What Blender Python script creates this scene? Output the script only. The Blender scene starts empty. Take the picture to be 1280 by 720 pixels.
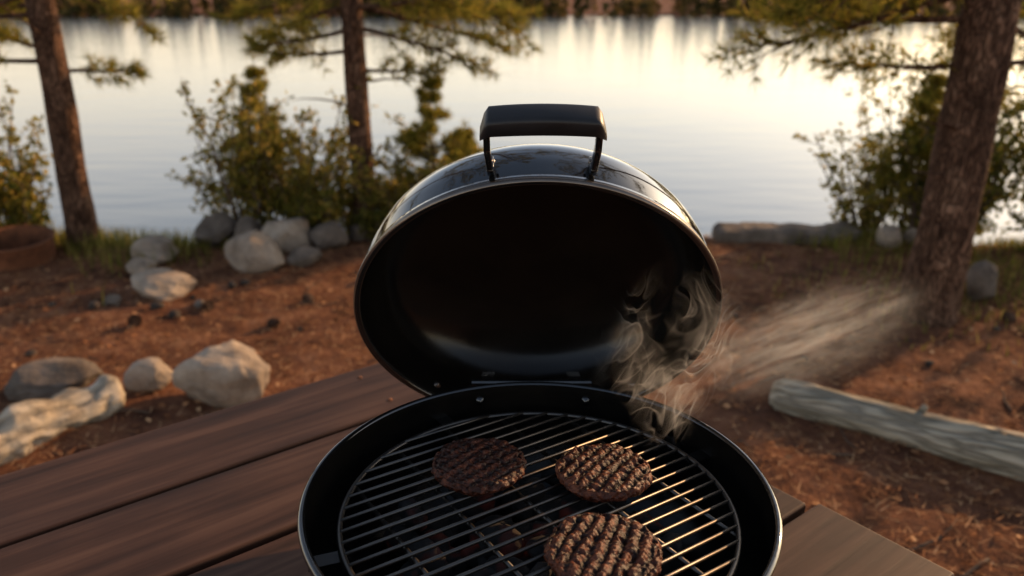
import bpy, math, random
from mathutils import Vector, Matrix, noise, Quaternion
R=random.Random(7)
S=bpy.context.scene
S.view_settings.view_transform='Standard'
S.view_settings.look='None'
S.view_settings.exposure=0

# ---------------- helpers ----------------
def rv(r=R):
    while True:
        v=Vector((r.uniform(-1,1),r.uniform(-1,1),r.uniform(-1,1)))
        if 0.05<v.length<1: return v.normalized()
class B:
    def __init__(s): s.V=[];s.F=[];s.M=[];s.UV=None
    def tri(s,a,b,c,m=0):
        n=len(s.V); s.V+= [a,b,c]; s.F.append((n,n+1,n+2)); s.M.append(m)
    def quad(s,a,b,c,d,m=0):
        n=len(s.V); s.V+= [a,b,c,d]; s.F.append((n,n+1,n+2,n+3)); s.M.append(m)
    def tube(s,path,rad,seg=8,m=0,cap=True,rough=0,seed=0,fx=6,fz=2):
        n0=len(s.V); N=len(path); prev=None
        for i,p in enumerate(path):
            t=(path[min(i+1,N-1)]-path[max(i-1,0)]).normalized()
            if prev is None:
                a=t.orthogonal().normalized()
            else:
                a=(prev-t*prev.dot(t)).normalized()
            prev=a; b=t.cross(a)
            for k in range(seg):
                an=2*math.pi*k/seg
                d=a*math.cos(an)+b*math.sin(an)
                r=rad[i]
                if rough:
                    q=Vector((d.x*fx*.16+seed,d.y*fx*.16,p.z*fz+ d.z))
                    q2=Vector((d.x*fx*.5+seed,d.y*fx*.5,p.z*fz*2))
                    r*=1+rough*(noise.noise(q)+.6*abs(noise.noise(q2)))
                s.V.append(p+d*r)
        for i in range(N-1):
            for k in range(seg):
                s.F.append((n0+i*seg+k,n0+i*seg+(k+1)%seg,n0+(i+1)*seg+(k+1)%seg,n0+(i+1)*seg+k)); s.M.append(m)
        if cap:
            s.F.append(tuple(n0+k for k in reversed(range(seg)))); s.M.append(m)
            s.F.append(tuple(n0+(N-1)*seg+k for k in range(seg))); s.M.append(m)
    def obj(s,name,mats,smooth=True,parent=None,loc=None):
        me=bpy.data.meshes.new(name); me.from_pydata([tuple(v) for v in s.V],[],s.F)
        for mt in mats: me.materials.append(mt)
        me.polygons.foreach_set('material_index',s.M)
        me.polygons.foreach_set('use_smooth',[smooth]*len(s.F))
        me.update()
        o=bpy.data.objects.new(name,me); S.collection.objects.link(o)
        if loc is not None: o.location=loc
        if parent: o.parent=parent
        return o
def empty(name,loc=(0,0,0)):
    o=bpy.data.objects.new(name,None); o.empty_display_size=.1; o.location=loc; S.collection.objects.link(o); return o
def revolve(b,prof,seg=96,m=0):
    n0=len(b.V);N=len(prof)
    for (r,z) in prof:
        for k in range(seg):
            a=2*math.pi*k/seg; b.V.append(Vector((r*math.cos(a),r*math.sin(a),z)))
    for i in range(N-1):
        for k in range(seg):
            b.F.append((n0+i*seg+k,n0+i*seg+(k+1)%seg,n0+(i+1)*seg+(k+1)%seg,n0+(i+1)*seg+k)); b.M.append(m)
def catmull(P,n=6):
    out=[];P=[Vector((p[0],p[1],0)) for p in P]
    for i in range(len(P)-1):
        p0=P[max(i-1,0)];p1=P[i];p2=P[i+1];p3=P[min(i+2,len(P)-1)]
        for k in range(n):
            t=k/n
            q=.5*((2*p1)+(p2-p0)*t+(2*p0-5*p1+4*p2-p3)*t*t+(3*p1-p0-3*p2+p3)*t**3)
            out.append((max(q.x,0.0003),q.y))
    out.append((max(P[-1].x,.0003),P[-1].y)); return out
def box(b,c,sz,rot=None,m=0):
    x,y,z=sz[0]/2,sz[1]/2,sz[2]/2; n=len(b.V)
    for v in [(-x,-y,-z),(x,-y,-z),(x,y,-z),(-x,y,-z),(-x,-y,z),(x,-y,z),(x,y,z),(-x,y,z)]:
        v=Vector(v)
        if rot: v=rot@v
        b.V.append(v+Vector(c))
    for f in [(0,3,2,1),(4,5,6,7),(0,1,5,4),(1,2,6,5),(2,3,7,6),(3,0,4,7)]:
        b.F.append(tuple(n+i for i in f)); b.M.append(m)
def bevel(o,w,s=3):
    md=o.modifiers.new('bev','BEVEL'); md.width=w; md.segments=s; md.limit_method='ANGLE'
    return o

# ---------------- materials ----------------
def newmat(name):
    m=bpy.data.materials.new(name); m.use_nodes=True; nt=m.node_tree; nt.nodes.clear()
    out=nt.nodes.new('ShaderNodeOutputMaterial'); return m,nt,out
def N(nt,t,**k):
    n=nt.nodes.new(t)
    for a,v in k.items(): setattr(n,a,v)
    return n
def ramp(nt,cols):
    r=N(nt,'ShaderNodeValToRGB'); el=r.color_ramp.elements
    while len(el)<len(cols): el.new(.5)
    for i,(p,c) in enumerate(cols):
        el[i].position=p; el[i].color=(c[0],c[1],c[2],1)
    return r
def surf(name,cols,scale=5,rough=.8,bump=.5,bdist=.01,stretch=(1,1,1),detail=5,bscale=None,spec=.3,metal=0,coat=0,rvar=0,offs=False,dist=0,cracks=None):
    m,nt,out=newmat(name); L=nt.links
    p=N(nt,'ShaderNodeBsdfPrincipled'); L.new(p.outputs[0],out.inputs[0])
    tc=N(nt,'ShaderNodeTexCoord'); mp=N(nt,'ShaderNodeMapping'); mp.inputs['Scale'].default_value=stretch
    L.new(tc.outputs['Object'],mp.inputs[0])
    if offs:
        oi=N(nt,'ShaderNodeObjectInfo'); L.new(oi.outputs['Location'],mp.inputs['Location'])
    n=N(nt,'ShaderNodeTexNoise'); n.inputs['Scale'].default_value=scale; n.inputs['Detail'].default_value=detail; n.inputs['Roughness'].default_value=.65
    n.inputs['Distortion'].default_value=dist
    L.new(mp.outputs[0],n.inputs[0]); r=ramp(nt,cols); L.new(n.outputs[0],r.inputs[0])
    col=r.outputs[0]; hgt=None
    if cracks:
        cs,cstr,cdark=cracks
        m2=N(nt,'ShaderNodeMapping'); m2.inputs['Scale'].default_value=cstr; L.new(tc.outputs['Object'],m2.inputs[0])
        nn=N(nt,'ShaderNodeTexNoise'); nn.inputs['Scale'].default_value=cs*.7; nn.inputs['Detail'].default_value=2; L.new(m2.outputs[0],nn.inputs[0])
        av=N(nt,'ShaderNodeVectorMath',operation='MULTIPLY_ADD'); av.inputs[1].default_value=(.5,.5,.5); L.new(nn.outputs['Color'],av.inputs[0]); L.new(m2.outputs[0],av.inputs[2])
        vo=N(nt,'ShaderNodeTexVoronoi',feature='DISTANCE_TO_EDGE'); vo.inputs['Scale'].default_value=cs; L.new(av.outputs[0],vo.inputs[0])
        mr=N(nt,'ShaderNodeMapRange'); mr.inputs['From Max'].default_value=.22; mr.inputs['To Min'].default_value=cdark; L.new(vo.outputs['Distance'],mr.inputs[0])
        mx=N(nt,'ShaderNodeMix',data_type='RGBA',blend_type='MULTIPLY'); mx.inputs[0].default_value=1; L.new(col,mx.inputs[6]); L.new(mr.outputs[0],mx.inputs[7]); col=mx.outputs[2]; hgt=mr.outputs[0]
    L.new(col,p.inputs['Base Color'])
    p.inputs['Roughness'].default_value=rough; p.inputs['Specular IOR Level'].default_value=spec; p.inputs['Metallic'].default_value=metal
    p.inputs['Coat Weight'].default_value=coat
    if rvar:
        mr=N(nt,'ShaderNodeMapRange'); mr.inputs['To Min'].default_value=rough-rvar; mr.inputs['To Max'].default_value=rough+rvar
        L.new(n.outputs[0],mr.inputs[0]); L.new(mr.outputs[0],p.inputs['Roughness'])
    if bump:
        n2=N(nt,'ShaderNodeTexNoise'); n2.inputs['Scale'].default_value=bscale or scale*3; n2.inputs['Detail'].default_value=5; n2.inputs['Roughness'].default_value=.7
        L.new(mp.outputs[0],n2.inputs[0])
        bp=N(nt,'ShaderNodeBump'); bp.inputs['Strength'].default_value=bump; bp.inputs['Distance'].default_value=bdist
        h=n2.outputs[0]
        if hgt:
            a_=N(nt,'ShaderNodeMath',operation='MULTIPLY_ADD'); a_.inputs[1].default_value=.5; L.new(h,a_.inputs[0]); L.new(hgt,a_.inputs[2]); h=a_.outputs[0]
        L.new(h,bp.inputs['Height']); L.new(bp.outputs[0],p.inputs['Normal'])
    return m
def leafmat(name,cols,trans=.45,clump=2.5):
    m,nt,out=newmat(name); L=nt.links
    g=N(nt,'ShaderNodeNewGeometry'); r=ramp(nt,cols); L.new(g.outputs['Random Per Island'],r.inputs[0])
    d=N(nt,'ShaderNodeBsdfDiffuse')
    if trans>0:
        t=N(nt,'ShaderNodeBsdfTranslucent'); ms=N(nt,'ShaderNodeMixShader'); ms.inputs[0].default_value=trans
        L.new(r.outputs[0],t.inputs[0]); L.new(d.outputs[0],ms.inputs[1]); L.new(t.outputs[0],ms.inputs[2]); L.new(ms.outputs[0],out.inputs[0])
    else: L.new(d.outputs[0],out.inputs[0])
    L.new(r.outputs[0],d.inputs[0])
    return m
def plain(name,col,rough=.5,metal=0,spec=.5,bump=0,bs=300,coat=0):
    c2=tuple(x*1.5 for x in col)
    return surf(name,[(.3,col),(.7,c2)],scale=20,rough=rough,bump=bump,bdist=.001,bscale=bs,metal=metal,spec=spec,coat=coat,rvar=rough*.25,detail=3)

enamel=plain('black_enamel',(.006,.006,.006),rough=.08,spec=.7,coat=.7)
soot=surf('sooty_enamel',[(.3,(.003,.003,.003)),(.7,(.010,.008,.006))],scale=9,rough=.18,bump=.12,bdist=.001,spec=.32,rvar=.14)
steel=plain('grate_steel',(.10,.09,.08),rough=.4,metal=1,spec=.5,bump=.2)
rimsteel=plain('rim_edge_metal',(.12,.10,.085),rough=.25,metal=.8)
plastic=plain('handle_plastic',(.012,.012,.013),rough=.42,spec=.4,bump=.15,bs=900)
bark=surf('pine_bark',[(.3,(.08,.043,.028)),(.5,(.20,.11,.07)),(.7,(.33,.195,.125))],scale=9,rough=.95,bump=1,bdist=.02,stretch=(1.8,1.8,.6),bscale=22,spec=.1,dist=.6,cracks=(16,(1.6,1.6,.42),.35))
twig=surf('twig_bark',[(.3,(.05,.035,.025)),(.7,(.15,.1,.07))],scale=20,rough=.9,bump=0)
needle=leafmat('pine_needles',[(0,(.06,.075,.014)),(.35,(.16,.165,.028)),(.75,(.34,.27,.045)),(1,(.45,.29,.06))],.5)
leafA=leafmat('shrub_leaf',[(0,(.08,.085,.017)),(.35,(.19,.18,.035)),(.75,(.37,.29,.06)),(1,(.44,.29,.08))],.5)
leafB=leafmat('shrub_leaf_dark',[(0,(.035,.048,.014)),(.5,(.11,.12,.025)),(.9,(.27,.22,.045))],.45)
grassm=leafmat('grass_blade',[(0,(.09,.10,.018)),(.5,(.22,.21,.04)),(.9,(.40,.31,.09))],.5)
farleaf=leafmat('far_foliage',[(0,(.025,.027,.012)),(.5,(.08,.07,.025)),(.9,(.22,.14,.045))],.3)
litter=leafmat('dry_needles',[(0,(.05,.02,.011)),(.3,(.19,.077,.036)),(.7,(.42,.19,.085)),(1,(.62,.38,.2))],0)
rockm=surf('granite',[(.25,(.14,.105,.078)),(.5,(.34,.27,.205)),(.75,(.50,.41,.32))],scale=7,rough=.9,bump=.7,bdist=.02,bscale=22,spec=.2,offs=True)
rockd=surf('dark_granite',[(.25,(.065,.05,.04)),(.5,(.15,.12,.095)),(.75,(.28,.22,.175))],scale=7,rough=.9,bump=.7,bdist=.02,bscale=22,spec=.2,offs=True)
pebm=surf('dark_pebble',[(.3,(.03,.022,.018)),(.7,(.09,.07,.055))],scale=12,rough=.9,bump=.4,bdist=.004,spec=.2,offs=True)
driftm=surf('weathered_log_wood',[(.25,(.18,.155,.11)),(.45,(.40,.35,.26)),(.75,(.60,.53,.42))],scale=6,rough=.9,bump=.9,bdist=.012,stretch=(.5,3,3),bscale=20,spec=.15,cracks=(9,(.35,2.2,2.2),.45))
palem=surf('pale_mossy_wood',[(.28,(.16,.12,.08)),(.45,(.42,.35,.26)),(.7,(.62,.54,.43))],scale=9,rough=.95,bump=1,bdist=.02,bscale=16,spec=.1,cracks=(6,(.6,1.6,1.6),.55))
rust=surf('rusty_iron',[(.3,(.07,.028,.014)),(.7,(.24,.09,.04))],scale=14,rough=.85,bump=.5,bdist=.003)
conem=surf('pine_cone_scales',[(.3,(.035,.02,.013)),(.7,(.13,.07,.04))],scale=60,rough=.8,bump=.5,bdist=.003)
coalm,nt,out=newmat('charcoal'); L=nt.links
p=N(nt,'ShaderNodeBsdfPrincipled'); L.new(p.outputs[0],out.inputs[0]); p.inputs['Roughness'].default_value=.95
tc=N(nt,'ShaderNodeTexCoord'); n=N(nt,'ShaderNodeTexNoise'); n.inputs['Scale'].default_value=60; L.new(tc.outputs['Object'],n.inputs[0]); r=ramp(nt,[(.35,(.006,.005,.005)),(.7,(.03,.026,.023))]); L.new(n.outputs[0],r.inputs[0]); L.new(r.outputs[0],p.inputs['Base Color'])
n=N(nt,'ShaderNodeTexNoise'); n.inputs['Scale'].default_value=22; n.inputs['Detail'].default_value=5; L.new(tc.outputs['Object'],n.inputs[0]); r=ramp(nt,[(.58,(0,0,0)),(.7,(.35,.04,.008)),(.85,(1,.18,.03))]); L.new(n.outputs[0],r.inputs[0]); L.new(r.outputs[0],p.inputs['Emission Color']); p.inputs['Emission Strength'].default_value=.025

# ---------------- camera / light ----------------
cam=bpy.data.cameras.new('camera'); co=bpy.data.objects.new('camera',cam); S.collection.objects.link(co); S.camera=co
co.location=(0,0,1.4); co.rotation_euler=(math.radians(90-19.8),0,0)
cam.lens=28.125; cam.sensor_width=36; cam.clip_start=.02; cam.clip_end=5000
cam.dof.use_dof=True; cam.dof.focus_distance=.80; cam.dof.aperture_fstop=4.6
AZ=50; EL=19
w=bpy.data.worlds.new('World'); S.world=w; w.use_nodes=True; nt=w.node_tree
bg=nt.nodes['Background']; sky=nt.nodes.new('ShaderNodeTexSky'); sky.sky_type='NISHITA'; sky.sun_disc=False
sky.sun_elevation=math.radians(EL); sky.sun_rotation=math.radians(AZ%360); sky.air_density=1.0; sky.dust_density=2.0; sky.ozone_density=1
# evening haze: bright warm band low on the horizon, cooler above, added to the sky
L=nt.links
tc=N(nt,'ShaderNodeTexCoord'); sx=N(nt,'ShaderNodeSeparateXYZ'); L.new(tc.outputs['Generated'],sx.inputs[0])
hr=ramp(nt,[(0,(7.6,5.4,3.3)),(.08,(9.2,7.3,5.2)),(.17,(6.4,5.5,4.6)),(.3,(2.2,2.2,2.3)),(.7,(.55,.6,.7))]); L.new(sx.outputs[2],hr.inputs[0])
ad=N(nt,'ShaderNodeMix',data_type='RGBA',blend_type='ADD'); ad.inputs[0].default_value=1; L.new(sky.outputs[0],ad.inputs[6]); L.new(hr.outputs[0],ad.inputs[7])
L.new(ad.outputs[2],bg.inputs[0]); bg.inputs[1].default_value=.125
sl=bpy.data.lights.new('sun','SUN'); sl.energy=5; sl.angle=math.radians(.6); sl.color=(1,.58,.27)
so=bpy.data.objects.new('sun',sl); S.collection.objects.link(so)
sd=Vector((math.sin(math.radians(AZ))*math.cos(math.radians(EL)),math.cos(math.radians(AZ))*math.cos(math.radians(EL)),math.sin(math.radians(EL))))
so.rotation_euler=sd.to_track_quat('Z','Y').to_euler()

# ---------------- terrain ----------------
def shore(x): return 5.25+.28*noise.noise(Vector((x*.5,3.3,0)))+.12*noise.noise(Vector((x*1.7,1.3,0)))+(-.25 if x<-1.9 else 0)
def sm(t): t=max(0,min(1,t)); return t*t*(3-2*t)
def farshore(x): return 88+8*noise.noise(Vector((x*.015,9,0)))
def H(x,y):
    t=y-shore(x)
    z=.035*noise.noise(Vector((x*.9,y*.9,0)))+.022*noise.noise(Vector((x*3,y*3,5)))+.011*noise.noise(Vector((x*9,y*9,2)))
    z-=.32*sm((t+.6)/1.2)
    if t>.6: z-=2.5*sm((t-.6)/12)
    far=farshore(x)
    if y>far-20: z+=2.8*sm((y-far+20)/22)+ 4*sm((y-far)/80)
    return z
def axis(n,near,far,k):
    return [far*math.sinh(k*t)/math.sinh(k) for t in [(-1+2*i/(n-1)) for i in range(n)]]
b=B(); nx=261; xs=axis(nx,1,900,9.2)
ys=[]; ny=330
for i in range(ny):
    t=-.62+1.62*i/(ny-1); ys.append(2.5+1100*math.sinh(9.0*t)/math.sinh(9.0))
for y in ys:
    for x in xs: b.V.append(Vector((x,y,H(x,y))))
for j in range(ny-1):
    for i in range(nx-1):
        b.F.append((j*nx+i,j*nx+i+1,(j+1)*nx+i+1,(j+1)*nx+i)); b.M.append(0)
gm=surf('forest_floor',[(.28,(.035,.016,.010)),(.43,(.14,.06,.034)),(.58,(.26,.115,.063)),(.75,(.40,.215,.125))],scale=4.5,rough=.95,bump=1,bdist=.04,detail=8,bscale=38,spec=.1)
b.obj('ground',[gm])

# water
b=B(); b.quad(Vector((-1500,3.6,-.155)),Vector((1500,3.6,-.155)),Vector((1500,140,-.155)),Vector((-1500,140,-.155)))
m,nt,out=newmat('lake_water'); L=nt.links
gl=N(nt,'ShaderNodeBsdfGlossy'); gl.inputs['Color'].default_value=(.95,.95,.95,1); gl.inputs['Roughness'].default_value=.11
df=N(nt,'ShaderNodeBsdfDiffuse'); df.inputs['Color'].default_value=(.08,.11,.14,1)
fr=N(nt,'ShaderNodeFresnel'); fr.inputs[0].default_value=2.3
tc=N(nt,'ShaderNodeTexCoord'); mp=N(nt,'ShaderNodeMapping'); mp.inputs['Scale'].default_value=(.35,1.2,1); L.new(tc.outputs['Object'],mp.inputs[0])
n=N(nt,'ShaderNodeTexNoise'); n.inputs['Scale'].default_value=2.2; n.inputs['Detail'].default_value=3; L.new(mp.outputs[0],n.inputs[0])
bp=N(nt,'ShaderNodeBump'); bp.inputs['Strength'].default_value=.3; bp.inputs['Distance'].default_value=.03; L.new(n.outputs[0],bp.inputs['Height'])
L.new(bp.outputs[0],gl.inputs['Normal']); 
ms=N(nt,'ShaderNodeMixShader'); L.new(fr.outputs[0],ms.inputs[0]); L.new(df.outputs[0],ms.inputs[1]); L.new(gl.outputs[0],ms.inputs[2]); L.new(ms.outputs[0],out.inputs[0])
b.obj('lake_water',[m])

# distant treeline
b=B(); r=random.Random(3)
for i in range(950):
    x=r.uniform(-115,115); y=farshore(x)-6+14*r.random()**1.6
    dens=noise.noise(Vector((x*.05,4,0)))
    if 6<x<18 and r.random()<.6: continue
    z0=H(x,y)-.2; h=r.uniform(1.8,3.8)*(1+.5*dens); 
    if 22<x<38: h*=1.7
    conif=r.random()<.6
    b.tube([Vector((x,y,z0)),Vector((x,y,z0+h*.9))],[.08,.03],4,1,False)
    for k in range(34):
        t=r.random(); zz=z0+h*(.0+.98*t)
        rad=(h*.24*(1-t)+.12) if conif else h*.3*math.sqrt(max(.05,1-(2*t-.9)**2))
        a=r.uniform(0,6.28); rr=rad*math.sqrt(r.random())
        c=Vector((x+rr*math.cos(a),y+rr*math.sin(a),zz)); s=r.uniform(.18,.45)
        u=rv(r)*s; v=rv(r)*s
        b.quad(c-u,c-v,c+u,c+v,0)
b.obj('distant_treeline',[farleaf,bark],False)

# ---------------- ground litter ----------------
b=B(); r=random.Random(11)
for i in range(90000):
    x=r.uniform(-4.2,4.2); y=1.0+4.1*r.random()**.9
    if y>shore(x)-.25: continue
    if noise.noise(Vector((x*1.3,y*1.3,7)))<-.2 and r.random()<.6: continue
    z=H(x,y)+.004+r.random()*.014; a=r.uniform(0,math.pi); l=r.uniform(.03,.08); wd=r.uniform(.002,.0042)
    d=Vector((math.cos(a),math.sin(a),r.uniform(-.15,.15)))*l; s_=Vector((-math.sin(a),math.cos(a),0))*wd
    c=Vector((x,y,z)); b.tri(c-d/2-s_/2,c-d/2+s_/2,c+d/2)
for i in range(5000):  # bark flakes / leaves
    x=r.uniform(-4.2,4.2); y=r.uniform(1.2,5)
    if y>shore(x)-.25: continue
    z=H(x,y)+.006; s=r.uniform(.006,.02); a=r.uniform(0,6.28)
    u=Vector((math.cos(a)*s,math.sin(a)*s,r.uniform(-.3,.3)*s)); v=Vector((-math.sin(a)*s*.6,math.cos(a)*s*.6,r.uniform(-.3,.3)*s)); c=Vector((x,y,z+.003))
    b.quad(c-u,c-v,c+u*.8,c+v)
b.obj('pine_needle_litter',[litter],False)
b=B()
for i in range(110):
    x=r.uniform(-3.8,3.8); y=r.uniform(1.6,4.8)
    a=r.uniform(0,6.28); l=r.uniform(.06,.28); p=Vector((x,y,H(x,y)+.006)); pts=[p]
    for k in range(4):
        a+=r.uniform(-.3,.3); q=pts[-1]+Vector((math.cos(a),math.sin(a),0))*l/4; q.z=H(q.x,q.y)+.008; pts.append(q)
    rr=r.uniform(.002,.005); b.tube(pts,[rr,rr,rr*.9,rr*.7,rr*.4],6)
b.obj('fallen_twigs',[twig])

# ---------------- rocks ----------------
def rock(name,x,y,wd,h,dp=None,seed=0,mat_=None,sink=.2,rot=0,sub=5):
    import bmesh
    r=random.Random(seed); bm=bmesh.new(); bmesh.ops.create_icosphere(bm,subdivisions=sub,radius=1)
    pl=[(rv(r),r.uniform(.62,.9)) for _ in range(11)]
    for v in bm.verts:
        p=v.co.copy()
        for n_,d_ in pl:
            t=p.dot(n_)
            if t>d_: p-=n_*(t-d_)*.85
        p*=1+.10*noise.noise(p*1.7+Vector((seed,0,0)))+.04*noise.noise(p*5+Vector((seed,0,0)))+.015*noise.noise(p*14)
        v.co=p
    dp=dp or wd*.75
    xs_=[v.co.x for v in bm.verts]; zs=[v.co.z for v in bm.verts]; ys_=[v.co.y for v in bm.verts]
    sx=wd/(max(xs_)-min(xs_)); sy=dp/(max(ys_)-min(ys_)); sz=h*(1+sink)/(max(zs)-min(zs)); z0=min(zs)
    M=Matrix.Rotation(rot,3,'Z')
    for v in bm.verts:
        v.co=M@Vector((v.co.x*sx,v.co.y*sy,(v.co.z-z0)*sz-h*sink))
    me=bpy.data.meshes.new(name); bm.to_mesh(me); bm.free()
    for p in me.polygons: p.use_smooth=True
    me.materials.append(mat_ or rockm)
    o=bpy.data.objects.new(name,me); o.location=(x,y,H(x,y)); S.collection.objects.link(o); return o
for i,(x,y,wd,h,mt) in enumerate([(-1.41,4.2,.32,.2,rockm),(-1.34,4.6,.32,.19,rockm),(-1.09,4.62,.23,.16,rockd),(-1.17,4.3,.22,.1,rockd),
    (-1.79,4.7,.28,.18,rockd),(-1.58,4.66,.25,.19,rockd),(-2.05,4.4,.34,.12,rockm),(-2.0,4.12,.22,.09,rockm),(-1.76,3.78,.37,.11,rockm),(-1.93,3.62,.1,.05,rockd),
    (-1.07,2.68,.35,.21,rockm),(-1.74,2.72,.32,.11,rockd),(-1.38,2.76,.18,.12,rockm),(2.33,3.75,.19,.2,rockd),(2.25,4.6,.2,.13,rockm),(2.45,4.7,.16,.1,rockm),(-.95,4.85,.2,.12,rockd),
    (-1.5,3.6,.08,.035,rockd),(.05,4.7,.18,.1,rockd),(1.02,4.8,.1,.04,rockd)]):
    rock('boulder',x,y,wd,h,seed=i+1,mat_=mt,rot=i*.3)
rr_=random.Random(77)
for i in range(22):
    x=-rr_.uniform(.65,2.3) if i%4 else rr_.uniform(.9,2.5); y=rr_.uniform(2.9,4.2); s=rr_.uniform(.03,.075); rock('pebble',x,y,s,s*.5,seed=100+i,mat_=pebm,rot=i,sub=3)
for (x,y) in [(-1.11,3.35),(-1.47,3.57),(-.97,3.62),(1.35,3.3),(2.3,3.4),(1.9,2.6),(-1.7,3.35)]:
    b=B(); pr=[(.0005,0),(.012,.004),(.018,.014),(.017,.028),(.01,.042),(.001,.05)]
    revolve(b,pr,10)
    for k in range(60):
        t=k/60; a=k*2.4; rr=.018*math.sin(math.pi*(.12+.8*t)); c=Vector((rr*math.cos(a),rr*math.sin(a),.048*t)); o_=Vector((math.cos(a),math.sin(a),.5))*.009; s_=Vector((-math.sin(a),math.cos(a),0))*.006
        b.quad(c-s_,c+o_*.8-s_*.6,c+o_*.8+s_*.6,c+s_)
    o=b.obj('pine_cone',[conem],False,loc=(x,y,H(x,y)+.02)); o.rotation_euler=(1.5,0,R.uniform(0,6)); o.scale=(1.2,1.2,1.2)

# low stone ledge at the shore
b=B(); ns=90; sg=40
for i in range(ns+1):
    t=i/ns; x=-.45+.9*t; e=min(1,min(t,1-t)*22)**.5
    for j in range(sg):
        a=2*math.pi*j/sg; ca,sa=math.cos(a),math.sin(a); yy=(abs(ca)**.4)*(1 if ca>0 else -1)*.11*(.6+.4*e); zz=(abs(sa)**.4)*(1 if sa>0 else -1)*.055*(.5+.5*e)
        q=Vector((x,yy,zz)); q+=Vector((0,.012,.014))*noise.noise(q*6)+Vector((0,.006,.006))*noise.noise(q*22); q.z+=.02*noise.noise(Vector((x*3,2,0))); b.V.append(q)
for i in range(ns):
    for j in range(sg): b.F.append((i*sg+j,(i+1)*sg+j,(i+1)*sg+(j+1)%sg,i*sg+(j+1)%sg)); b.M.append(0)
b.F.append(tuple(range(sg)));b.M.append(0); b.F.append(tuple(ns*sg+j for j in reversed(range(sg))));b.M.append(0)
b.obj('stone_ledge',[rockd],True,loc=(1.72,4.84,H(1.7,4.84)+.035))

# logs
def log(name,p0,p1,r0,r1,mt,seed,rough=.1,bend=.03,n=70,stub=()):
    d=(p1-p0); L_=d.length; ang=math.atan2(d.y,d.x); b=B(); pts=[];rs=[]
    for i in range(n):
        t=i/(n-1); pts.append(Vector((L_*t,bend*math.sin(t*3+seed),bend*.5*noise.noise(Vector((t*3,seed,0))))))
        e=min(t,1-t)*L_; rr=r0+(r1-r0)*t; rs.append(rr*min(1,.72+math.sqrt(max(0,e)/.03)*.28)*(1+.09*noise.noise(Vector((t*7,seed,3)))))
    b.tube(pts,rs,48)
    for v in b.V:
        if abs(v.y)+abs(v.z)>.001:
            dd=Vector((0,v.y,v.z)).normalized(); a=math.atan2(v.z,v.y)
            v+=dd*(.007*noise.noise(Vector((v.x*2.5,a*5,seed)))-.006*max(0,noise.noise(Vector((v.x*1.8,a*9,seed+4)))-.2)*3+rough*r0*(noise.noise(Vector((v.x*6,v.y*12+seed,v.z*12)))+.5*noise.noise(Vector((v.x*18,v.y*30+seed,v.z*30)))))
    for (t,a,l,rr) in stub:
        c=pts[int(t*(n-1))]; dd=Vector((.4,math.cos(a),math.sin(a))).normalized(); rad=rs[int(t*(n-1))]
        b.tube([c+dd*rad*.5,c+dd*(rad+l*.5),c+dd*(rad+l)],[rr*1.4,rr,rr*.8],10)
    o=b.obj(name,[mt],loc=p0); o.rotation_euler=(0,0,ang); return o
log('fallen_log',Vector((.94,2.60,.05)),Vector((2.7,1.46,.065)),.06,.1,driftm,2,.08,stub=((.22,1.2,.03,.012),(.5,2.2,.04,.014)))
log('weathered_log',Vector((-2.0,1.72,.05)),Vector((-1.42,2.62,.05)),.095,.066,palem,5,.45,.03)

b=B()
revolve(b,[(.20,0),(.205,.13),(.215,.145),(.195,.145),(.19,.13),(.185,0)],64)
o=b.obj('fire_pit_ring',[rust],loc=(-2.83,4.36,H(-2.83,4.36)-.01)); o.rotation_euler=(.08,.04,0)

# ---------------- vegetation ----------------
def tuft(b,p,d,n,L_,wd,r,m=1,spread=.9):
    for i in range(n):
        q=(d+rv(r)*spread).normalized(); s_=q.cross(rv(r)).normalized()*wd*.5; q*=L_*r.uniform(.7,1.1)
        b.tri(p-s_,p+s_,p+q,m)
def branch(b,p,d,L_,rad,r,nsub,tn,tl,tw,droop=-.15,m=1):
    pts=[p];n=9;q=d.normalized()
    for i in range(n):
        q=(q+rv(r)*.13+Vector((0,0,droop*.12))).normalized(); pts.append(pts[-1]+q*L_/n)
    b.tube(pts,[rad*(1-.85*i/n) for i in range(n+1)],6,0)
    for k in range(nsub):
        t=.22+.78*(k+r.random())/nsub; i=min(int(t*n),n-1); bp=pts[i].lerp(pts[i+1],min(1,t*n-i))
        dd=(pts[i+1]-pts[i]).normalized(); side=dd.cross(Vector((0,0,1))).normalized()*(1 if k%2 else -1)
        q=(dd*.7+side*r.uniform(.3,1)+rv(r)*.45).normalized(); l=L_*r.uniform(.15,.38)*(1.15-t*.6); sp=[bp]
        for j in range(4):
            q=(q+rv(r)*.2+Vector((0,0,.05))).normalized(); sp.append(sp[-1]+q*l/4)
        b.tube(sp,[rad*.3,rad*.25,rad*.2,rad*.15,rad*.1],4,0,False)
        for j in range(1,5):
            if r.random()<.85: tuft(b,sp[j],q,tn,tl,tw,r,m)
            if r.random()<.4:
                e=sp[j]+(q*.5+rv(r)).normalized()*l*.3; b.tube([sp[j],e],[rad*.12,rad*.08],3,0,False); tuft(b,e,(e-sp[j]).normalized(),tn,tl,tw,r,m)
    tuft(b,pts[-1],q,tn,tl,tw,r,m)
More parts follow.
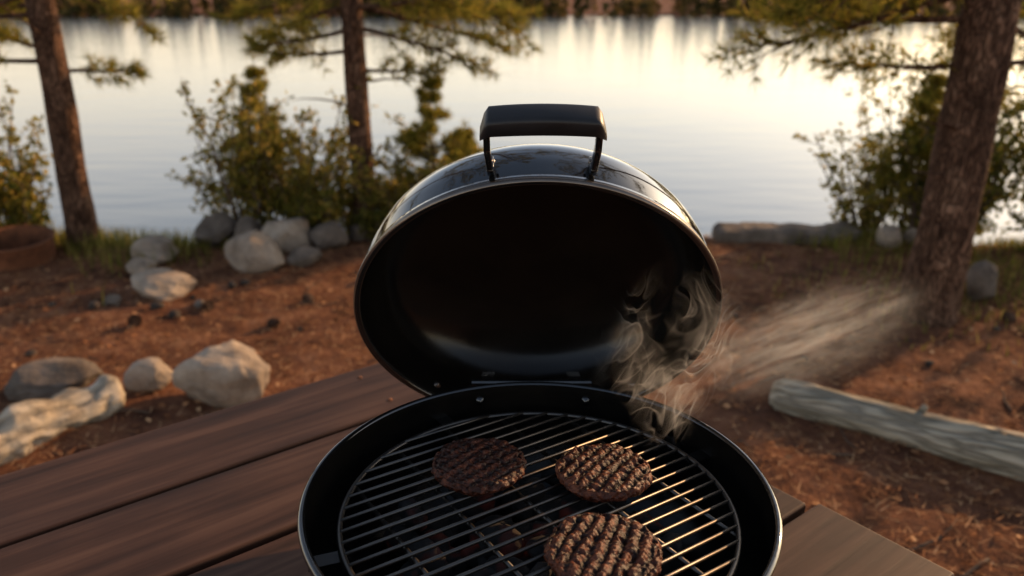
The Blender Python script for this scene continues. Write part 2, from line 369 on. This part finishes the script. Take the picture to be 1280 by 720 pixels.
def pine(x,y,r0,h,seed,low,dead=0,lean=(0,0),flare=1.25,seg=40,crown0=3.0):
    r=random.Random(seed); b=B(); z0=H(x,y)-.06; pts=[];rs=[];n=int(h/.06)
    for i in range(n+1):
        z=h*i/n; pts.append(Vector((x+lean[0]*z+.05*noise.noise(Vector((z*.5,seed,0)))-.05*noise.noise(Vector((0,seed,0))),y+lean[1]*z+.04*noise.noise(Vector((z*.5,seed,7))),z0+z)))
        rs.append(r0*(1-.8*(z/h))*(1+(flare-1)*math.exp(-z/.12)))
    b.tube(pts,rs,seg,0,True,.09,seed,9,3)
    def at(z): return pts[max(0,min(n,int((z-z0)/h*n)))]
    for (z,az,l,up) in low:
        a=math.radians(az); branch(b,at(z),Vector((math.sin(a),math.cos(a),up)),l,.011+.007*l,r,int(16*l+6),12,.085,.006)
    for k in range(dead):
        z=r.uniform(.6,2.4); a=r.uniform(0,6.28); d=Vector((math.cos(a),math.sin(a),r.uniform(-.2,.3))); p=at(z); q=[p]
        for j in range(5): d=(d+rv(r)*.25).normalized(); q.append(q[-1]+d*r.uniform(.05,.12))
        b.tube(q,[.009,.008,.006,.005,.003,.0015],5,0)
    z=crown0
    while z<h:
        a=r.uniform(0,6.28); l=(1-(z-crown0)/(h-crown0+1.2))*1.7+.25
        branch(b,at(z),Vector((math.cos(a),math.sin(a),.25)),l,.02,r,int(5*l+3),8,.14,.014,0); z+=.24
    return b.obj('pine_tree',[bark,needle])
pine(-2.6,4.66,.085,8,1,[(1.02,70,.45,.1),(1.2,-60,.6,0),(1.1,-130,.7,.1),(1.45,100,.6,.0),(1.5,-90,.8,-.1),(1.8,60,.7,-.35),(1.75,180,.5,-.2),(1.35,-120,.7,.1),(1.4,-40,.6,-.05)],5)
pine(-.94,5.0,.074,8.5,2,[(1.0,80,.5,.0),(1.3,85,.8,-.02),(1.42,65,1.0,.0),(1.38,120,.9,-.05),(1.18,-80,.55,-.05),(1.4,-85,.65,-.1),(1.3,-110,.6,-.1),(1.65,110,.9,-.3),(1.6,-100,.7,-.3),(1.75,80,1.15,-.35),(1.5,95,1.0,-.1)],6)
pine(1.95,3.5,.12,9.5,3,[(1.2,-75,.6,.1),(1.38,-60,.95,-.0),(1.5,-80,1.0,-.08),(1.45,-100,.9,-.05),(1.35,70,.6,-.1),(1.7,-95,.95,-.2),(1.62,-70,1.0,-.15),(1.1,40,.6,.0),(1.3,20,.7,.0),(1.2,100,.6,0),(1.75,60,.8,-.35)],5,(.012,0),1.25,72)

def shrub(x,y,wd,h,seed,mt,stems=16,leaves=26,ls=.03,name='shrub'):
    r=random.Random(seed); b=B(); z0=H(x,y)-.03
    for s in range(stems):
        a=r.uniform(0,6.28); sp=r.uniform(.1,1); p=Vector((x+.12*math.cos(a)*wd,y+.12*math.sin(a),z0))
        d=Vector((math.cos(a)*sp*wd*.6/h,math.sin(a)*sp*.45,1)).normalized(); n=10; l=h*r.uniform(.55,1.08); pts=[p]
        for i in range(n):
            d=(d+rv(r)*.12).normalized(); pts.append(pts[-1]+d*l/n)
        b.tube(pts,[.008*(1-.8*i/n)+.001 for i in range(n+1)],5,0)
        for k in range(12):
            i=r.randint(2,n); q=(d*.4+rv(r)+Vector((0,0,.25))).normalized(); ll=r.uniform(.07,.22)*h; tp=[pts[i],pts[i]+q*ll*.5,pts[i]+(q+Vector((0,0,.1))).normalized()*ll]
            b.tube(tp,[.003,.002,.001],3,0,False)
            for j in range(leaves):
                t=r.uniform(.25,1.1); c=tp[0].lerp(tp[2],t)+rv(r)*r.uniform(0,.05)
                s1=r.uniform(.6,1.3)*ls; u=(q*.5+rv(r)).normalized(); v=u.cross(rv(r)).normalized()
                b.quad(c-u*s1*.5,c+v*s1*.26,c+u*s1*.5,c-v*s1*.26,1)
    return b.obj(name,[twig,mt],False)
shrub(-1.5,5.02,.8,.8,21,leafA,16,16,.038)
shrub(-1.15,4.98,.8,.75,22,leafA,16,16,.038)
shrub(-1.75,5.1,.6,1.0,23,leafA,14,15,.038)
shrub(-1.35,5.15,.7,1.0,33,leafA,13,15,.038)
shrub(-.75,5.05,.7,.75,24,leafA,16,16,.036)
shrub(-1.25,4.88,.5,.35,25,leafB,12,15,.032)
shrub(-.85,4.85,.4,.36,26,leafB,12,16,.032)
shrub(-.45,4.95,.5,.6,34,leafA,14,16,.034)
shrub(-3.2,4.85,.7,.9,27,leafA,18,16,.04)
shrub(-3.0,4.75,.4,.45,28,leafB,12,15,.034)
shrub(2.75,4.9,.8,.95,29,leafB,18,16,.04)
shrub(3.3,4.7,.9,1.25,30,leafB,18,18,.042)
shrub(2.3,5.1,.6,.75,31,leafA,14,16,.038)
shrub(2.6,5.2,.7,1.2,35,leafA,16,15,.04)
shrub(3.0,5.3,.8,1.4,32,leafB,16,16,.04)
shrub(3.9,4.5,.9,1.3,36,leafB,14,14,.044)
shrub(-4.1,4.9,.9,1.0,37,leafA,12,14,.044)
def sapling(x,y,h,wd,seed):
    r=random.Random(seed); b=B(); z0=H(x,y)-.03; pts=[Vector((x+.03*noise.noise(Vector((i*.4,seed,0))),y,z0+h*i/12)) for i in range(13)]
    b.tube(pts,[.016*(1-.85*i/12) for i in range(13)],8,0)
    z=.18
    while z<.98:
        for k in range(5):
            a=r.uniform(0,6.28); i=int(z*12); l=wd*(1.08-z)*r.uniform(.7,1.2)
            branch(b,pts[i],Vector((math.cos(a),math.sin(a),.35)),l,.006,r,6,9,.058,.0065,.1)
        z+=.08
    tuft(b,pts[-1],Vector((0,0,1)),20,.07,.004,r)
    return b.obj('pine_sapling',[twig,needle])
sapling(-.5,5.0,1.12,.5,41)
sapling(-.3,5.1,.8,.36,42)
sapling(-1.62,5.2,1.2,.45,44)
sapling(2.5,4.85,1.1,.45,43)

# grass
b=B(); r=random.Random(5)
def blade(x,y,hh,r):
    z=H(x,y)-.005; a=r.uniform(0,6.28); ln=r.uniform(.1,.6)*hh; s_=Vector((-math.sin(a),math.cos(a),0))*r.uniform(.0018,.0035)
    p0=Vector((x,y,z)); p1=p0+Vector((math.cos(a)*ln*.3,math.sin(a)*ln*.3,hh*.6)); p2=p0+Vector((math.cos(a)*ln,math.sin(a)*ln,hh))
    n=len(b.V); b.V+=[p0-s_,p0+s_,p1+s_*.7,p1-s_*.7,p2]; b.F+=[(n,n+1,n+2,n+3),(n+3,n+2,n+4)]; b.M+=[0,0]
for i in range(26000):
    x=r.uniform(-4.6,4.6); t=r.gauss(-.35,.28); y=shore(x)+t
    d=noise.noise(Vector((x*1.6,y*1.6,1)))+(.35 if x<-1.7 or x>1.9 else -.12)
    if d<r.uniform(-.1,.3) or t>.12: continue
    if (x+2.83)**2+(y-4.36)**2<.06 or (abs(x+2.83)<.35 and y<4.36): continue
    blade(x,y,r.uniform(.03,.13)*(1.1 if x<-1.8 else .9),r)
for i in range(3500):
    x=r.gauss(2.9,.6); y=r.gauss(3.9,.4); blade(x,y,r.uniform(.03,.08),r)
b.obj('grass',[grassm],False)

# ---------------- picnic table ----------------
HT=.65; ztop=.75
dv=Vector((math.sin(math.radians(52)),math.cos(math.radians(52)),0)); nv=Vector((-dv.y,dv.x,0))
woodm,nt,out=newmat('stained_wood'); L=nt.links
p=N(nt,'ShaderNodeBsdfPrincipled'); L.new(p.outputs[0],out.inputs[0]); tc=N(nt,'ShaderNodeTexCoord'); oi=N(nt,'ShaderNodeObjectInfo')
mp=N(nt,'ShaderNodeMapping'); mp.inputs['Scale'].default_value=(1.0,16,16)
ad=N(nt,'ShaderNodeVectorMath',operation='MULTIPLY_ADD'); ad.inputs[1].default_value=(1,1,1); L.new(tc.outputs['Object'],ad.inputs[0])
cx=N(nt,'ShaderNodeCombineXYZ'); mu=N(nt,'ShaderNodeMath',operation='MULTIPLY'); mu.inputs[1].default_value=37; L.new(oi.outputs['Random'],mu.inputs[0]); L.new(mu.outputs[0],cx.inputs[0]); L.new(mu.outputs[0],cx.inputs[2]); L.new(cx.outputs[0],ad.inputs[2])
L.new(ad.outputs[0],mp.inputs[0])
n1=N(nt,'ShaderNodeTexNoise'); n1.inputs['Scale'].default_value=2.2; n1.inputs['Detail'].default_value=8; n1.inputs['Roughness'].default_value=.62; n1.inputs['Distortion'].default_value=.5; L.new(mp.outputs[0],n1.inputs[0])
n2=N(nt,'ShaderNodeTexNoise'); n2.inputs['Scale'].default_value=3.5; n2.inputs['Detail'].default_value=5; L.new(ad.outputs[0],n2.inputs[0])
r1=ramp(nt,[(.3,(.03,.015,.010)),(.5,(.065,.032,.021)),(.72,(.12,.064,.042))]); L.new(n1.outputs[0],r1.inputs[0])
r2=ramp(nt,[(.35,(.6,.58,.58)),(.65,(1.2,1.2,1.2))]); L.new(n2.outputs[0],r2.inputs[0])
mm=N(nt,'ShaderNodeMix',data_type='RGBA',blend_type='MULTIPLY'); mm.inputs[0].default_value=1; L.new(r1.outputs[0],mm.inputs[6]); L.new(r2.outputs[0],mm.inputs[7]); L.new(mm.outputs[2],p.inputs['Base Color'])
mr=N(nt,'ShaderNodeMapRange'); mr.inputs['To Min'].default_value=.42; mr.inputs['To Max'].default_value=.8; L.new(n2.outputs[0],mr.inputs[0]); L.new(mr.outputs[0],p.inputs['Roughness'])
p.inputs['Specular IOR Level'].default_value=.2
bp=N(nt,'ShaderNodeBump'); bp.inputs['Strength'].default_value=.5; bp.inputs['Distance'].default_value=.002; L.new(n1.outputs[0],bp.inputs['Height']); L.new(bp.outputs[0],p.inputs['Normal'])
tab=empty('picnic_table',(0,0,0))
pitch=.2975*HT; e_end=1.376*HT; ang=math.atan2(dv.y,dv.x); Lp=1.9
for i in range(5):
    perp=1.93*HT-pitch*(i+.5); a0=e_end-Lp; a1=e_end+(.004,-.003,.002,.0,.012)[i]
    b=B(); c=dv*((a0+a1)/2)+nv*perp; box(b,(0,0,0),(a1-a0,pitch-.010,.04)); o=b.obj('top_plank_%d'%(i+1),[woodm],False,tab,(c.x,c.y,ztop+(0,.001,-.001,0,.002)[i]-.02)); o.rotation_euler=(0,0,ang); bevel(o,.004,3)
pc=1.93*HT-pitch*2.5
for j,al in enumerate((e_end-.3,e_end-1.55)):
    b=B(); box(b,(0,0,0),(.07,pitch*5-.06,.045)); c=dv*al+nv*pc; o=b.obj('cross_batten_%d'%(j+1),[woodm],False,tab,(c.x,c.y,ztop-.064)); o.rotation_euler=(0,0,ang); bevel(o,.004)
    for k,sg in enumerate((-1,1)):
        b=B(); box(b,(0,0,0),(.04,.1,.74)); c2=dv*(al+.058)+nv*(pc+sg*.3); o=b.obj('leg_%d_%d'%(j+1,k+1),[woodm],False,tab,(c2.x,c2.y,.34))
        o.rotation_mode='QUATERNION'; o.rotation_quaternion=Quaternion((0,0,1),ang)@Quaternion((1,0,0),sg*.2); bevel(o,.004)
b=B()
for i in range(5):
    perp=1.93*HT-pitch*(i+.5)
    for al in (e_end-.3,e_end-1.55):
        for sg in (-1,1):
            c=dv*al+nv*(perp+sg*.055); n0=len(b.V); revolve(b,[(.0045,ztop-.001),(.004,ztop+.0014),(.0003,ztop+.0016)],14)
            for v in b.V[n0:]: v+=Vector((c.x,c.y,0))
b.obj('screw_heads',[rust],True,tab)

# ---------------- kettle grill ----------------
gx,gy,gz=.0245,.645,.967
grill=empty('kettle_grill',(gx,gy,ztop))
def part(b,name,mats,smooth=True,loc=(0,0,0)):
    o=b.obj(name,mats,smooth,grill); o.location=(loc[0]-gx,loc[1]-gy,loc[2]-ztop); return o
KS=.97
prof=[(a*KS,c) for a,c in catmull([(.2215,0),(.2215,-.02),(.2195,-.04),(.211,-.075),(.19,-.11),(.15,-.14),(.09,-.16),(.0004,-.167)],6)]
inner=[(max(r_-.002,.0003),z_+.0015) for r_,z_ in prof]
b=B(); revolve(b,prof,128,0); part(b,'bowl_outer',[enamel],True,(gx,gy,gz))
b=B(); revolve(b,inner,128,0); part(b,'bowl_inner',[soot],True,(gx,gy,gz))
b=B(); revolve(b,[(a*KS,c) for a,c in [(.2195,0.0),(.2205,.003),(.2235,.004),(.2265,.002),(.2268,-.002),(.2245,-.0045),(.2215,-.005)]],128,0); part(b,'bowl_rim',[enamel],True,(gx,gy,gz))
for k,a in enumerate((90,210,330)):
    a=math.radians(a); d=Vector((math.cos(a),math.sin(a),0)); b=B()
    pts=[d*.17+Vector((0,0,-.11)),d*.175+Vector((0,0,-.15)),d*.18+Vector((0,0,-.202)),d*.17+Vector((0,0,-.211)),d*.15+Vector((0,0,-.211))]
    b.tube(pts,[.006]*5,12); part(b,'leg_%d'%(k+1),[enamel],True,(gx,gy,gz))
b=B(); Rg=.185; ga=math.radians(57); gd=Vector((math.sin(ga),math.cos(ga),0)); gn=Vector((-gd.y,gd.x,0))
ring=[Vector((Rg*math.cos(2*math.pi*i/96),Rg*math.sin(2*math.pi*i/96),0)) for i in range(97)]
b.tube(ring,[.0028]*97,10,0,False)
k=-Rg+.014
while k<Rg-.008:
    hl=math.sqrt(Rg*Rg-k*k)-.0015; c=gn*k
    b.tube([c-gd*hl+Vector((0,0,.0015)),c+Vector((0,0,.0015+R.uniform(-.0004,.0004))),c+gd*hl+Vector((0,0,.0015))],[.0019]*3,10,0); k+=.0158
for kk in (-.13,-.065,.0,.065,.13):
    hl=math.sqrt(Rg*Rg-kk*kk)-.002; c=gd*kk; b.tube([c-gn*hl+Vector((0,0,-.003)),c+gn*hl+Vector((0,0,-.003))],[.0023]*2,10,0)
gratez=gz-.022
part(b,'cooking_grate',[steel],True,(gx,gy,gratez))
b=B()
for a in (30,120,200,300):
    a=math.radians(a); box(b,(.198*math.cos(a),.198*math.sin(a),-.006),(.034,.016,.003),Matrix.Rotation(a,3,'Z'))
part(b,'grate_supports',[soot],False,(gx,gy,gratez))
b=B(); r=random.Random(9)
for i in range(95):
    a=r.uniform(0,6.28); rr=.14*math.sqrt(r.random()); c=Vector((rr*math.cos(a),rr*math.sin(a),-.12+.05*r.random()+rr*rr*.8)); M=Matrix.Rotation(r.uniform(0,3),3,rv(r)); n0=len(b.V)
    revolve(b,[(.0003,-.011),(.014,-.010),(.024,-.003),(.024,.003),(.014,.010),(.0003,.011)],12)
    for v in b.V[n0:]:
        q=M@Vector((v.x*1.0,v.y*.8,v.z)); q*=1+.15*noise.noise(q*60+c*9); v.x,v.y,v.z=(q+c)
part(b,'charcoal',[coalm],True,(gx,gy,gz))
# lid
lc=Vector((.031,.9136,1.4-.369)); th=math.radians(-62)
lid=empty('lid'); lid.parent=grill; lid.location=(lc.x-gx,lc.y-gy,lc.z-ztop); lid.rotation_euler=(th,0,0); lid.scale=(.98,.98,.98)
lp=catmull([(.2225,0),(.223,.022),(.2215,.045),(.214,.072),(.197,.098),(.165,.121),(.12,.137),(.06,.146),(.0004,.149)],6)
b=B(); revolve(b,lp,128); b.obj('lid_outer',[enamel],True,lid)
b=B(); revolve(b,[(max(r_-.002,.0003),max(z_-.0015,.0005)) for r_,z_ in lp],128); b.obj('lid_inner',[soot],True,lid)
b=B(); revolve(b,[(.2200,.004),(.2200,-.001),(.2215,-.0025),(.2250,-.0028),(.2275,-.001),(.228,.003),(.227,.008),(.2235,.0095)],128); b.obj('lid_rim',[enamel],True,lid)
b=B(); revolve(b,[(.2262,-.0032),(.2284,-.0015),(.2288,.0015),(.2283,.0015)],128); b.obj('lid_rim_bead',[rimsteel],True,lid)
for k,sg in enumerate((-1,1)):
    b=B(); path=[Vector((sg*.0545,-.2225,.034)),Vector((sg*.0545,-.2235,.018)),Vector((sg*.055,-.232,.014)),Vector((sg*.0575,-.255,.016)),Vector((sg*.0575,-.274,.018))]
    for i in range(len(path)-1):
        a_,c_=path[i],path[i+1]; d_=(c_-a_); ln=d_.length+.003; q=d_.to_track_quat('Y','Z').to_matrix(); box(b,(a_+c_)/2,(.007,ln,.012),q)
    o=b.obj('handle_bracket_%d'%(k+1),[enamel],True,lid); bevel(o,.0012,2)
    b=B(); revolve(b,[(.005,0),(.0045,.003),(.0003,.004)],16)
    for v in b.V: v.x,v.y,v.z=v.x+sg*.0545,-.2225-v.z-.004,v.y+.028
    b.obj('handle_bolt_%d'%(k+1),[rimsteel],True,lid)
b=B(); ns=28
for i in range(ns+1):
    t=-1+2*i/ns; x=.0645*t; drop=.014*max(0,(abs(t)-.86)/.14)**1.5; yc=-.2855-.0035*(1-t*t)+drop; hy=.0105+.001*(1-t*t)+(.002 if abs(t)>.86 else 0); hz=.0165-(.003*max(0,(abs(t)-.9)/.1))
    ex=.3 if i in(0,ns) else (.75 if i in (1,ns-1) else 1)
    for j in range(20):
        a=2*math.pi*j/20; ca,sa=math.cos(a),math.sin(a); px_=abs(ca)**.5*(1 if ca>0 else -1); py_=abs(sa)**.5*(1 if sa>0 else -1)
        b.V.append(Vector((x,yc+hy*ex*py_,.018+hz*(ex*.5+.5)*px_)))
for i in range(ns):
    for j in range(20): b.F.append((i*20+j,i*20+(j+1)%20,(i+1)*20+(j+1)%20,(i+1)*20+j)); b.M.append(0)
b.F.append(tuple(range(19,-1,-1)));b.M.append(0); b.F.append(tuple(ns*20+j for j in range(20)));b.M.append(0)
b.obj('handle_grip',[plastic],True,lid)
b=B(); revolve(b,[(.035,.146),(.035,.150),(.006,.152),(.0003,.152)],40); box(b,(.03,0,.155),(.03,.008,.012)); b.obj('lid_vent',[steel],True,lid)
b=B()
for ax,ay in ((-.135,.165),(.135,.165),(-.06,.205),(.06,.205)):
    n0=len(b.V); revolve(b,[(.006,0),(.0055,.003),(.0003,.0045)],14)
    rr=math.hypot(ax,ay); dn=Vector((-ax/rr,-ay/rr,0)); q=dn.to_track_quat('Z','Y').to_matrix()
    for v in b.V[n0:]:
        w_=q@v+Vector((ax,ay,0))/rr*.2195+Vector((0,0,.02)); v.x,v.y,v.z=w_
b.obj('lid_bolts',[rimsteel],True,lid)
b=B()
for sg in(-1,1):
    pts=[Vector((sg*.055,.209,-.03)),Vector((sg*.055,.24,-.028)),Vector((sg*.055,.275,-.02)),Vector((sg*.055,.31,-.03))]
    for i in range(3):
        d_=pts[i+1]-pts[i]; q=d_.to_track_quat('Y','Z').to_matrix(); box(b,(pts[i]+pts[i+1])/2,(.016,d_.length+.003,.003),q)
b.tube([Vector((-.075,.262,-.02)),Vector((.075,.262,-.02))],[.005,.005],12)
part(b,'hinge_bracket',[enamel],False,(gx,gy,gz))
b=B()
for sg in(-1,1):
    a=math.pi/2-sg*.3; n0=len(b.V); revolve(b,[(.0055,0),(.005,.003),(.0003,.0045)],14); dn=Vector((-math.cos(a),-math.sin(a),0)); q=dn.to_track_quat('Z','Y').to_matrix()
    for v in b.V[n0:]:
        w_=q@v-dn*.2125+Vector((0,0,-.014)); v.x,v.y,v.z=w_
part(b,'bowl_bolts',[enamel],True,(gx,gy,gz))

# ---------------- burgers ----------------
def pattymat():
    m,nt,out=newmat('charred_beef'); L=nt.links; p=N(nt,'ShaderNodeBsdfPrincipled'); L.new(p.outputs[0],out.inputs[0])
    tc=N(nt,'ShaderNodeTexCoord'); n=N(nt,'ShaderNodeTexNoise'); n.inputs['Scale'].default_value=110; n.inputs['Detail'].default_value=8; n.inputs['Roughness'].default_value=.7; L.new(tc.outputs['Object'],n.inputs[0])
    at=N(nt,'ShaderNodeAttribute',attribute_name='char'); 
    mx=N(nt,'ShaderNodeMath',operation='MULTIPLY_ADD'); mx.inputs[1].default_value=-.28; L.new(at.outputs['Fac'],mx.inputs[0]); L.new(n.outputs[0],mx.inputs[2])
    r=ramp(nt,[(.2,(.008,.003,.002)),(.4,(.038,.011,.006)),(.54,(.13,.036,.017)),(.7,(.26,.09,.04))]); L.new(mx.outputs[0],r.inputs[0]); L.new(r.outputs[0],p.inputs['Base Color'])
    v=N(nt,'ShaderNodeTexVoronoi'); v.inputs['Scale'].default_value=230; L.new(tc.outputs['Object'],v.inputs[0])
    bp=N(nt,'ShaderNodeBump'); bp.inputs['Strength'].default_value=1; bp.inputs['Distance'].default_value=.0022; bp.invert=True; L.new(v.outputs['Distance'],bp.inputs['Height'])
    bp2=N(nt,'ShaderNodeBump'); bp2.inputs['Strength'].default_value=.9; bp2.inputs['Distance'].default_value=.0022; L.new(n.outputs[0],bp2.inputs['Height']); L.new(bp.outputs[0],bp2.inputs['Normal']); L.new(bp2.outputs[0],p.inputs['Normal'])
    mr=N(nt,'ShaderNodeMapRange'); mr.inputs['To Min'].default_value=.2; mr.inputs['To Max'].default_value=.65; L.new(n.outputs[0],mr.inputs[0]); L.new(mr.outputs[0],p.inputs['Roughness']); p.inputs['Specular IOR Level'].default_value=.25
    return m
pm=pattymat()
def patty(x,y,rad,th_,seed,ridge,ra,g0=1):
    b=B(); nr=52; na=220; ch=[]
    d=Vector((math.cos(ra),math.sin(ra),0)); rings=nr+16
    for i in range(rings+1):
        for j in range(na):
            a=2*math.pi*j/na; e=Vector((math.cos(a),math.sin(a),0))
            R_=rad*(1+.035*noise.noise(e*1.6+Vector((seed,0,0)))+.03*noise.noise(e*6+Vector((seed,3,0)))+.02*noise.noise(e*15+Vector((seed,3,0))))
            if i<=nr: t=(i/nr); rr=R_*.93*t; z=th_*(1-.12*t**3)
            else:
                u=(i-nr)/16; f=math.sin(u*math.pi); rr=R_*(.93+.07*f-.06*max(0,u-.5)); z=th_*(.88-.86*u)
            p=e*rr; p.z=z; s=Vector((seed*3,0,0))
            g=g0*(.0009*noise.noise(p*90+s)+.0013*noise.noise(p*220+s)+.0014*noise.noise(p*38+s)); pit=g0*max(0,noise.noise(p*150+s*2)-.2)*.0065
            c=0
            if i<=nr:
                ph=(p.dot(d))/.0118+.25*noise.noise(p*30+s); wv=math.sin(ph*2*math.pi); c=max(0,-wv); z+=ridge*.0016*wv*min(1,(1-t)*6)
                z+=g-pit
            else:
                p=e*(rr+1.2*g-pit); 
            b.V.append(Vector((p.x,p.y,z))); ch.append(c if ridge>.5 else .6*c+.2)
    for i in range(rings):
        for j in range(na): b.F.append((i*na+j,(i+1)*na+j,(i+1)*na+(j+1)%na,i*na+(j+1)%na)); b.M.append(0)
    b.F.append(tuple(rings*na+j for j in range(na)));b.M.append(0)
    o=b.obj('burger_patty',[pm],True,loc=(x,y,gratez+.0045)); at=o.data.attributes.new('char','FLOAT','POINT'); at.data.foreach_set('value',ch)
patty(-.034,.703,.0485,.014,1,.4,2.4,1)
patty(.0915,.690,.048,.015,2,.7,2.55,1.1)
patty(.078,.564,.051,.017,3,1.0,2.75,1.2)

# ---------------- smoke (real volumes) ----------------
def smokevol(name,loc,scl,rot,nscale,width,dens,step,msc=(1,1,1),mask=(.42,.62),dist=1.0,det=3,aniso=.3,soft=False,off=(5,3,1)):
    m,nt,out=newmat(name+'_volume'); L=nt.links
    pv=N(nt,'ShaderNodeVolumePrincipled'); pv.inputs['Color'].default_value=(.95,.95,.94,1); pv.inputs['Anisotropy'].default_value=aniso
    tc=N(nt,'ShaderNodeTexCoord'); mp=N(nt,'ShaderNodeMapping'); mp.inputs['Scale'].default_value=msc; L.new(tc.outputs['Object'],mp.inputs[0])
    n=N(nt,'ShaderNodeTexNoise'); n.inputs['Scale'].default_value=nscale; n.inputs['Detail'].default_value=det; n.inputs['Roughness'].default_value=.5; n.inputs['Distortion'].default_value=dist; L.new(mp.outputs[0],n.inputs[0])
    ln=N(nt,'ShaderNodeVectorMath',operation='LENGTH'); L.new(tc.outputs['Object'],ln.inputs[0])
    fa=N(nt,'ShaderNodeMapRange'); fa.interpolation_type='SMOOTHSTEP'; fa.inputs['From Min'].default_value=1; fa.inputs['From Max'].default_value=.1; L.new(ln.outputs['Value'],fa.inputs[0])
    if soft:
        cr=N(nt,'ShaderNodeMapRange'); cr.inputs['From Min'].default_value=mask[0]; cr.inputs['From Max'].default_value=mask[1]; L.new(n.outputs[0],cr.inputs[0]); d0=cr.outputs[0]
    else:
        # thin folded sheets: density peaks where the noise crosses its mid value
        sb=N(nt,'ShaderNodeMath',operation='SUBTRACT'); sb.inputs[1].default_value=.5; L.new(n.outputs[0],sb.inputs[0])
        ab=N(nt,'ShaderNodeMath',operation='ABSOLUTE'); L.new(sb.outputs[0],ab.inputs[0])
        cr=N(nt,'ShaderNodeMapRange'); cr.inputs['From Min'].default_value=width; cr.inputs['From Max'].default_value=0; L.new(ab.outputs[0],cr.inputs[0])
        n2=N(nt,'ShaderNodeTexNoise'); n2.inputs['Scale'].default_value=nscale*.8; n2.inputs['Detail'].default_value=1
        m2=N(nt,'ShaderNodeMapping'); m2.inputs['Location'].default_value=off; m2.inputs['Scale'].default_value=msc; L.new(tc.outputs['Object'],m2.inputs[0]); L.new(m2.outputs[0],n2.inputs[0])
        k=N(nt,'ShaderNodeMapRange'); k.inputs['From Min'].default_value=mask[0]; k.inputs['From Max'].default_value=mask[1]; L.new(n2.outputs[0],k.inputs[0])
        x_=N(nt,'ShaderNodeMath',operation='MULTIPLY'); L.new(cr.outputs[0],x_.inputs[0]); L.new(k.outputs[0],x_.inputs[1]); d0=x_.outputs[0]
    mu=N(nt,'ShaderNodeMath',operation='MULTIPLY'); L.new(fa.outputs[0],mu.inputs[0]); L.new(d0,mu.inputs[1])
    m2_=N(nt,'ShaderNodeMath',operation='MULTIPLY'); L.new(mu.outputs[0],m2_.inputs[0]); m2_.inputs[1].default_value=dens; L.new(m2_.outputs[0],pv.inputs['Density']); L.new(pv.outputs[0],out.inputs['Volume'])
    try: m.cycles.volume_step_rate=step
    except Exception as e: print('step',e)
    b=B(); revolve(b,[(math.sin(math.pi*i/16)+.0003,-math.cos(math.pi*i/16)) for i in range(17)],24)
    o=b.obj(name,[m],True); o.scale=scl; o.location=loc; o.rotation_euler=rot; return o
smokevol('smoke',(.165,.765,1.045),(.085,.04,.125),(0,math.radians(14),0),1.5,.028,120,.2,(1.1,1,1.0),(.46,.66),1.9,1)
smokevol('drifting_smoke',(.44,1.1,.925),(.21,.08,.08),(0,math.radians(-24),0),1.5,.05,14,.6,(1.6,2.0,3.8),(.42,.7),1.3,4,.3,True)
print('done')
